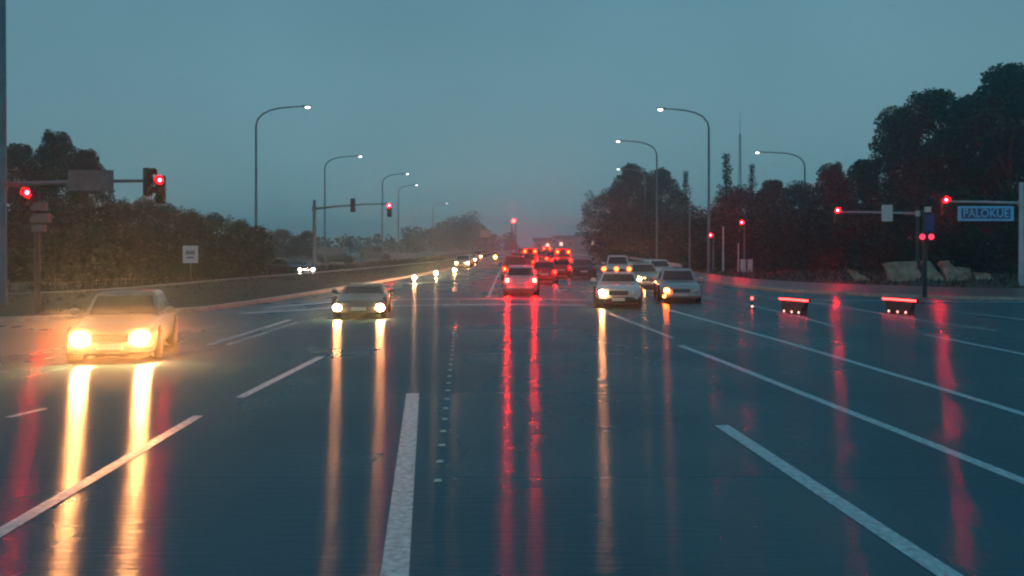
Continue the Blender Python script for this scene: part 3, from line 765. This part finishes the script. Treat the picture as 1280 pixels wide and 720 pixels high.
def make_car(kind, body, head=None, tail=None, plate=True, spare=None):
    """front looks along -Y; returns the root Empty"""
    S = dict(
        sedan=dict(L=4.6, W=1.8, H=1.42, hood=.82, belt=.9, deck=.95, ws=-.95, rf=-.3, rr=.95, rw=1.55),
        coupe=dict(L=4.4, W=1.78, H=1.1, hood=.67, belt=.76, deck=.78, ws=-.75, rf=-.05, rr=.8, rw=1.6),
        hatch=dict(L=4.1, W=1.72, H=1.46, hood=.88, belt=.95, deck=1.0, ws=-.9, rf=-.3, rr=1.65, rw=1.98),
        suv=dict(L=4.6, W=1.86, H=1.72, hood=1.02, belt=1.08, deck=1.1, ws=-1.0, rf=-.45, rr=1.95, rw=2.22),
        pickup=dict(L=5.0, W=1.84, H=1.38, hood=.9, belt=.96, deck=.96, ws=-.95, rf=-.5, rr=.55, rw=.75),
        van=dict(L=5.0, W=1.95, H=2.15, hood=1.1, belt=1.2, deck=1.2, ws=-1.75, rf=-1.2, rr=2.35, rw=2.46))[kind]
    L, W, H = S['L'], S['W'], S['H']; hw = W / 2; hl = L / 2
    names = dict(sedan='sedan_car', coupe='coupe_car', hatch='hatchback_car', suv='suv_car', pickup='pickup_truck', van='delivery_van')
    root = thing(names[kind], None, 'car' if kind not in ('pickup', 'van') else kind)
    gz = .2
    st = [(-hl, S['hood'] - .22, .80, gz + .1), (-hl + .06, S['hood'] - .12, .88, gz + .04), (-hl + .22, S['hood'] - .03, .95, gz), (-hl + .75, S['hood'], .99, gz - .02),
          (S['ws'], S['belt'], 1, gz - .02), (0, S['belt'] + .015, 1, gz - .02), (S['rr'], S['belt'] + .02, 1, gz - .02), (hl - .55, S['deck'], .985, gz - .02), (hl - .14, S['deck'] - .03, .95, gz + .02), (hl - .03, S['deck'] - .1, .9, gz + .08), (hl, S['deck'] - .25, .84, gz + .14)]
    secs = []
    for y, zt, k, zb in st:
        w = hw * k; hgt = zt - zb
        half = [(0, zb), (w * .86, zb), (w * .955, zb + hgt * .12), (w * .985, zb + hgt * .35), (w, zb + hgt * .6), (w * .975, zb + hgt * .82), (w * .92, zb + hgt * .95), (w * .82, zt), (w * .4, zt + .025), (0, zt + .03)]
        secs.append([(x, y, z) for x, z in half] + [(-x, y, z) for x, z in half[-2:0:-1]])
    bm = B(); loft(bm, secs); b = link('body', bm, body, root, True)
    # cabin
    bw, tw = hw * .9, hw * .72
    zb0, zt0 = S['belt'] + .0, H
    bot = [(-bw, S['ws']), (bw, S['ws']), (bw, S['rw']), (-bw, S['rw'])]
    top = [(-tw, S['rf']), (tw, S['rf']), (tw, S['rr']), (-tw, S['rr'])]
    bm = B()
    lo = [bm.verts.new((x, y, zb0 - .05)) for x, y in bot]
    mid = [bm.verts.new((x * 1.0, y, zt0 - .06)) for x, y in top]
    up = [bm.verts.new((x * .86, y * .97 + .02, zt0)) for x, y in top]
    for a, c in ((lo, mid), (mid, up)):
        for k in range(4): bm.faces.new((a[k], a[(k + 1) % 4], c[(k + 1) % 4], c[k]))
    bm.faces.new(up); bm.faces.new(lo[::-1])
    link('cabin', bm, body, root, bevel=.035)
    lo = [Vector((x, y, zb0 - .0)) for x, y in bot]
    # keep the panels on the cabin planes
    def pt(k, z):
        a = Vector((bot[k][0], bot[k][1], zb0 - .05)); c = Vector((top[k][0], top[k][1], zt0 - .06))
        return a.lerp(c, (z - a.z) / (c.z - a.z))
    za, zc = zb0 + .03, zt0 - .075
    bm = B(); quad_panel(bm, (pt(0, za), pt(1, za), pt(1, zc), pt(0, zc)), .06, .06, .02, .04); link('windscreen', bm, M['glass'], root)
    bm = B(); quad_panel(bm, (pt(2, za), pt(3, za), pt(3, zc), pt(2, zc)), .07, .07, .06, .08); link('rear_window', bm, M['glass'], root)
    for (i, j) in ((1, 2), (3, 0)):
        bl, br, tr, tl = pt(i, za), pt(j, za), pt(j, zc), pt(i, zc)
        for (p, q) in ((0, .5), (.5, 1)):
            bm = B(); quad_panel(bm, (bl.lerp(br, p), bl.lerp(br, q), tl.lerp(tr, q), tl.lerp(tr, p)), .06, .06, .05, .08); link('side_window', bm, M['glass'], root)
    # bumpers, grille, plate
    bm = B(); secs = []
    for x in [-1, -.8, -.4, 0, .4, .8, 1]:
        y = -hl - .05 + .14 * x ** 4; xx = x * hw * .93
        secs.append([(xx, y, gz + .04), (xx, y - .02, gz + .16), (xx, y + .02, gz + .27), (xx, y + .25, gz + .27), (xx, y + .25, gz + .04)])
    loft(bm, secs); link('front_bumper', bm, M['black'] if kind in ('pickup', 'van') else body, root, True)
    bm = B(); secs = []
    for x in [-1, -.8, -.4, 0, .4, .8, 1]:
        y = hl + .05 - .14 * x ** 4; xx = x * hw * .93
        secs.append([(xx, y, gz + .1), (xx, y + .02, gz + .2), (xx, y - .02, gz + .32), (xx, y - .25, gz + .32), (xx, y - .25, gz + .1)])
    loft(bm, secs); link('rear_bumper', bm, M['black'] if kind in ('pickup', 'van', 'suv') else body, root, True)
    zg = S['hood'] - .29
    bm = B(); box(bm, (0, -hl - .005, zg), (W * .42, .05, .18))
    g = link('grille', bm, M['black'], root, bevel=.02)
    bm = B()
    for k in range(4): box(bm, (0, -hl - .034, zg - .06 + .04 * k), (W * .4, .012, .012))
    link('grille_bar', bm, M['chrome'], g)
    if plate:
        bm = B(); box(bm, (0, -hl - .085, gz + .17), (.5, .02, .12)); link('number_plate', bm, M['plate'], root, bevel=.004)
        bm = B(); box(bm, (0, hl + .015, S['deck'] - .38), (.5, .03, .12)); link('number_plate', bm, M['plate'], root, bevel=.004)
    # lamps
    lr = 1.0 if head == 'head_bright' else (.85 if head == 'head_mid' else .72)
    heads = head if isinstance(head, (list, tuple)) else (head, head)
    for sx, hm in zip((-1, 1), heads):
        bm = B(); lathe(bm, [(.1, .1 * lr), (.0, .125 * lr), (-.035, .115 * lr), (-.06, .07 * lr), (-.07, .01)], 'y', 18, (sx * hw * (.8 if kind == 'coupe' else .68), -hl + .0, S['hood'] - .27))
        for v in bm.verts: v.co.x = sx * hw * (.8 if kind == 'coupe' else .68) + (v.co.x - sx * hw * (.8 if kind == 'coupe' else .68)) * 1.25
        link('headlight', bm, M[hm] if hm else M['head_off'], root, True)
        bm = B(); box(bm, (sx * hw * .77, hl - .045, S['deck'] - .24), (.17, .12, .19 if kind != 'van' else .3))
        link('tail_light', bm, M[tail] if tail else M['lens_red_off'], root, bevel=.03)
        bm = B(); r = bmesh.ops.create_uvsphere(bm, u_segments=10, v_segments=6, radius=1)
        bmesh.ops.transform(bm, matrix=Matrix.Translation((sx * (hw + .1), S['ws'] + .25, S['belt'] + .1)) @ Matrix.Diagonal((.12, .07, .085, 1)), verts=bm.verts)
        box(bm, (sx * (hw - .02), S['ws'] + .27, S['belt'] + .04), (.16, .04, .05)); link('wing_mirror', bm, body, root, True)
    # wheels
    wr = .33 if kind in ('sedan', 'coupe', 'hatch') else .38
    for sy in (-1, 1):
        for sx in (-1, 1):
            c = (sx * (hw - .1), sy * (hl - .85), wr)
            bm = B(); lathe(bm, [(-.1, wr * .62), (-.11, wr * .9), (-.07, wr), (.07, wr), (.115, wr * .9), (.1, wr * .62)], 'x', 24)
            w = link('wheel', bm, M['rubber'], root, True, loc=c)
            bm = B(); lathe(bm, [(-.09, wr * .61), (.09, wr * .61), (.1, wr * .5), (.085, wr * .2), (.1, .03)], 'x', 18)
            for v in bm.verts: v.co.x *= sx
            link('rim', bm, M['rim'], w, True)
            bm = B(); lathe(bm, [(-.1, wr * 1.16), (.04, wr * 1.16)], 'x', 24, (sx * (hw - .035), sy * (hl - .85), wr + .02)); link('wheel_arch', bm, M['black'], root, True)
    return root
def put(o, u, v, d=None, yaw=0.0, label='', group='vehicles on the wet road', z=0.0):
    p = G(u, v) if d is None else Vector((X(u, d), d, z))
    o.location = (p.x, p.y, z); o.rotation_euler = (0, 0, yaw); tag(o, label, o['category'], group); return o
FWD = math.pi   # tail towards the camera

# ---- the near ones
c = make_car('sedan', M['taupe'], 'head_bright', None)
put(c, 146, 455, yaw=R(15), label='pale sedan on the left with glaring warm headlights, nearest of all vehicles', z=0)
c.location.y += 2.2; c.location.x = X(160, c.location.y)
c = make_car('coupe', M['mist'], 'head_mid', None)
put(c, 449, 399, yaw=R(5), label='low grey coupe with warm headlights approaching left of the wide lane dash'); c.location.y += 2.0; c.location.x = X(455, c.location.y)
# red hatchback seen from behind
c = make_car('hatch', M['silver'], None, 'tail_core')
put(c, 650.5, 370, yaw=FWD, label='pale hatchback with glowing tail lights, nearest car driving away'); c.location.y += 2; c.location.x = X(650.5, c.location.y)
tail_src = c
# pickup
c = make_car('pickup', M['white'], ('head_mid', None), None)
put(c, 771, 386, yaw=R(-7), label='pale pickup with one lit headlight and three lamps on its roof rack'); c.location.y += 2.5; c.location.x = X(773, c.location.y)
bm = B(); tube(bm, [(-.75, -.35, 1.43), (.75, -.35, 1.43)], .025, 8)
for x in (-.7, .7): tube(bm, [(x, -.35, 1.43), (x, -.3, 1.33)], .02, 6)
rack = link('roof_rack', bm, M['black'], c)
for x in (-.6, -.08, .44):
    bm = B(); lathe(bm, [(.06, .03), (.03, .09), (-.03, .1), (-.05, .08), (-.06, .01)], 'y', 16, (x, -.38, 1.5)); link('roof_lamp', bm, M['roof_lit'], rack, True)
# silver sedan on the right
c = make_car('sedan', M['silver'], ('amber', None), None)
put(c, 846, 379, yaw=R(-6), label='silver sedan with one amber lamp, rightmost of the vehicles'); c.location.y += 2.2; c.location.x = X(846, c.location.y)
bm = B(); lathe(bm, [(0, .05), (-.02, .04), (-.03, .01)], 'y', 10, (-.72, -2.36, .3)); link('reflection_disc', bm, M['amber'], c, True)  # added glowing disc for the low reflection of the amber lamp
# white van behind the pickup with an extra lamp between its headlights
c = make_car('suv', M['white'], None, None)
put(c, 772, 352, 64, R(-6), 'white off road car half hidden right behind the pickup')
c = make_car('sedan', M['silver'], 'head_far', None)
put(c, 802, 350, 52, R(4), 'silver sedan with bright paired lamps between the pickup and the rightmost sedan')
for sx in (-1, 1):
    bm = B(); lathe(bm, [(0, .08), (-.03, .06), (-.04, .01)], 'y', 12, (sx * .34, -2.31, .56)); link('inner_headlight', bm, M['head_far'], c, True)
c = make_car('hatch', M['white'], None, None)
put(c, 822, 345, 62, R(5), 'white hatchback with no lamps lit behind the rightmost sedans')
c = make_car('sedan', M['darkcar'], None, None)
put(c, 727, 345, 66, FWD, 'dark sedan without lights between the red queue and the pickup')

# ---- queue of tail lights
q_red = make_car('suv', M['maroon'], None, 'tail_amber')
put(q_red, 644, 347, 62, FWD, 'maroon off road car right behind the nearest pale hatchback in the queue', 'cars queueing with red tail lights')
q_sed = make_car('hatch', M['red'], None, 'tail_lit')
put(q_sed, 679, 345, 58, FWD, 'red hatchback just right of the nearest pale hatchback, with dark rear window', 'cars queueing with red tail lights')
q_van = make_car('van', M['red'], None, 'tail_lit')
for x in (-.55, .55):
    bm = B(); box(bm, (x, 2.5, 1.78), (.22, .08, .26)); link('upper_lamp', bm, M['queue_amber'], q_van, bevel=.02)
put(q_van, 662, 335, 100, FWD, 'red van standing in the left lane of the queue with amber upper lamps', 'cars queueing with red tail lights')
def q(src, u, d, label, group='cars queueing with red tail lights'):
    o = copy_tree(src); o.location = (X(u, d), d, 0); tag(o, label, o['category'], group); return o
q(q_van, 702, 92, 'red van at the right of the queue with amber upper lamps')
q(q_sed, 700, 68, 'red hatchback at the right end of the near queue, beside the unlit dark sedan')
q(q_red, 657, 84, 'maroon off road car just above the roof of the nearest pale hatchback')
q(q_red, 690, 108, 'maroon off road car deep between the two red vans')
q(q_sed, 646, 118, 'small red hatchback deep at the left end of the queue')
q(q_red, 676, 130, 'maroon off road car deep in the middle of the queue')
q(q_sed, 665, 145, 'small red hatchback deep in the middle lane of the queue')
q(q_van, 683, 172, 'red van deep behind the middle of the queue')
q(q_red, 652, 178, 'far maroon off road car at the left end of the queue')
q(q_sed, 671, 205, 'far red hatchback near the head of the queue')
q(q_red, 696, 160, 'far maroon off road car behind the right red van')
q(q_red, 662, 240, 'farthest maroon off road car at the head of the queue')
# ---- oncoming, far left
oc = make_car('sedan', M['silver'], 'head_far', None)
put(oc, 579, 335, 96, 0, 'silver sedan with headlights, nearest of the far oncoming cars', 'far oncoming cars with headlights')
for u, d, lb in ((589, 118, 'silver sedan with headlights, middle of the far oncoming cars'), (597, 150, 'silver sedan with headlights, farthest of the oncoming cars')):
    q(oc, u, d, lb, 'far oncoming cars with headlights')
# parked, left side street
c = make_car('sedan', M['darkcar'], 'head_white', None)
put(c, 362, 345, 70, R(48), 'dark car with white headlights in the side street left of the mast pole', 'cars in the left side street', .03)
c = make_car('van', M['darkcar'], None, None); put(c, 421, 330, 118, R(80), 'dark van parked far down the left side street', 'cars in the left side street', .03)
c = make_car('van', M['grey'], None, None); put(c, 470, 325, 150, R(85), 'grey van parked far down the left side street', 'cars in the left side street', .03)

# ------------------------------------------------------------------ far buildings
def house(u0, u1, vtop, d, label, m=None):
    x0, x1 = X(u0, d), X(u1, d); w = x1 - x0; h = Z(vtop, d)
    t = thing('building', label, 'building', ((x0 + x1) / 2, d, 0), 0, 'far buildings on the horizon')
    bm = B(); box(bm, (0, 6, h * .38), (w, 12, h * .76)); link('wall', bm, m or M['wall'], t)
    bm = B(); v = [bm.verts.new(p) for p in ((-w / 2 - .5, -.5, h * .762), (w / 2 + .5, -.5, h * .762), (w / 2 + .5, 12.5, h * .762), (-w / 2 - .5, 12.5, h * .762), (-w / 2 - .5, 6, h), (w / 2 + .5, 6, h))]
    for f in ((0, 1, 5, 4), (2, 3, 4, 5), (0, 4, 3), (1, 2, 5), (3, 2, 1, 0)): bm.faces.new([v[k] for k in f])
    link('roof', bm, M['roof'], t)
    n = max(2, int(w / 4))
    for k in range(n):
        x = -w / 2 + w * (k + .5) / n
        bm = B(); box(bm, (x, -.06, h * .42), (1.6, .1, 1.6)); f = link('window', bm, M['signgrey'], t)
        bm = B(); box(bm, (x, -.125, h * .42), (1.35, .03, 1.35)); link('pane', bm, M['window_lit'] if (k * 7 + int(u0)) % 3 == 0 else M['glass'], f)
house(668, 690, 297, 360, 'hazy low building behind the queue of cars')
house(696, 718, 294, 380, 'hazy low building right of the queue of cars')
house(722, 748, 290, 330, 'hazy pale building beside the right tree clump')
d = 300
t = thing('billboard', 'faint pink billboard at the right end of the hazy wood', 'billboard', (X(607, d), d, 0))
bm = B(); box(bm, (0, 0, Z(292, d)), (3.8, .3, 2.4)); link('panel', bm, M['board'], t, bevel=.05)
for sx in (-1.2, 1.2):
    bm = B(); tube(bm, [(sx, .3, 0), (sx, .3, Z(292, d))], .12, 8); link('post', bm, M['steel'], t)

# ------------------------------------------------------------------ air
def volume_mat(name, density, col, g):
    m = bpy.data.materials.new(name); m.use_nodes = True; nt = m.node_tree
    for n in list(nt.nodes):
        if n.type != 'OUTPUT_MATERIAL': nt.nodes.remove(n)
    out = [n for n in nt.nodes if n.type == 'OUTPUT_MATERIAL'][0]
    pv = nt.nodes.new('ShaderNodeVolumePrincipled'); pv.inputs['Density'].default_value = density; pv.inputs['Color'].default_value = (*col, 1)
    pv.inputs['Anisotropy'].default_value = g
    nt.links.new(pv.outputs['Volume'], out.inputs['Volume'])
    return m
HAZE = volume_mat('haze_air', .0017, (.62, .93, 1), .85)
bm = B(); box(bm, (0, 680, 13.5), (1420, 1460, 30)); o = link('haze', bm, HAZE); o['kind'] = 'stuff'
SPRAY = volume_mat('spray_glow_air', .007, (1, .84, .66), .72)  # rain spray, shaped and tinted warm to make the headlight glow
bm = B(); r = bmesh.ops.create_uvsphere(bm, u_segments=24, v_segments=14, radius=1)
bmesh.ops.transform(bm, matrix=Matrix.Diagonal((3.0, 3.4, .8, 1)), verts=bm.verts)
o = link('spray', bm, SPRAY, smooth=True, loc=(X(140, 17), 17.0, .5)); tag(o, 'fine rain spray shaped and tinted for the glow of the near left sedan', 'spray', None, 'stuff')

# ------------------------------------------------------------------ sky, sun
wd = bpy.data.worlds.new('World'); SC.world = wd; wd.use_nodes = True
nt = wd.node_tree; bg = nt.nodes['Background']
sky = nt.nodes.new('ShaderNodeTexSky'); sky.sky_type = 'NISHITA'; sky.sun_disc = False
SUN_E, SUN_R = R(9), R(215)
sky.sun_elevation = SUN_E; sky.sun_rotation = SUN_R; sky.dust_density = 4; sky.air_density = 1.5; sky.ozone_density = 3
# overcast: cloud colour with slow mottling over the clear sky
tc = nt.nodes.new('ShaderNodeTexCoord')
nz = nt.nodes.new('ShaderNodeTexNoise'); nz.inputs['Scale'].default_value = 1.6; nz.inputs['Detail'].default_value = 4
nt.links.new(tc.outputs['Generated'], nz.inputs['Vector'])
sp = nt.nodes.new('ShaderNodeSeparateXYZ'); nt.links.new(tc.outputs['Generated'], sp.inputs[0])
ramp = nt.nodes.new('ShaderNodeValToRGB'); cr = ramp.color_ramp
cr.elements[0].position = 0; cr.elements[0].color = (1.85, 3.75, 4.3, 1)
cr.elements[1].position = 1; cr.elements[1].color = (.4, 2.2, 3.3, 1)
for p_, c_ in ((.12, (1.68, 3.4, 4.0)), (.24, (1.4, 3.0, 3.75)), (.4, (.7, 2.7, 3.8))):
    e = cr.elements.new(p_); e.color = (*c_, 1)
nt.links.new(sp.outputs['Z'], ramp.inputs['Fac'])
mot = nt.nodes.new('ShaderNodeMapRange'); mot.inputs['From Min'].default_value = .3; mot.inputs['From Max'].default_value = .7
mot.inputs['To Min'].default_value = .74; mot.inputs['To Max'].default_value = 1.0
nt.links.new(nz.outputs['Fac'], mot.inputs['Value'])
rp = nt.nodes.new('ShaderNodeVectorMath'); rp.operation = 'SCALE'
nt.links.new(ramp.outputs['Color'], rp.inputs[0]); nt.links.new(mot.outputs[0], rp.inputs['Scale'])
mx = nt.nodes.new('ShaderNodeMix'); mx.data_type = 'RGBA'; mx.inputs['Factor'].default_value = .95
nt.links.new(sky.outputs['Color'], mx.inputs['A']); nt.links.new(rp.outputs['Vector'], mx.inputs['B'])
nt.links.new(mx.outputs['Result'], bg.inputs['Color'])
bg.inputs['Strength'].default_value = .1
sl = bpy.data.lights.new('sun', 'SUN'); sl.energy = .12; sl.angle = R(30); sl.color = (1, .93, .85)
so = bpy.data.objects.new('sun', sl); COL.objects.link(so)
so.rotation_euler = (R(90) - SUN_E, 0, math.pi - SUN_R)

# ------------------------------------------------------------------ camera, render
cam = bpy.data.cameras.new('camera'); co = bpy.data.objects.new('camera', cam); COL.objects.link(co)
co.location = (0, 0, EYE); co.rotation_euler = (R(90), 0, 0)
cam.sensor_width = 36; cam.lens = 36 * FPX / 1280; cam.shift_y = -(360 - HOR) / 1280
cam.clip_start = .1; cam.clip_end = 5000
SC.camera = co
SC.render.engine = 'CYCLES'
SC.cycles.use_denoising = True
SC.cycles.volume_bounces = 1; SC.cycles.max_bounces = 6; SC.cycles.glossy_bounces = 3; SC.cycles.diffuse_bounces = 2; SC.cycles.transmission_bounces = 2
SC.cycles.filter_width = 2.2
SC.cycles.sample_clamp_indirect = 8
vs = SC.view_settings
vs.view_transform = 'Standard'; vs.look = 'None'; vs.exposure = 0; vs.gamma = 1; vs.use_curve_mapping = False
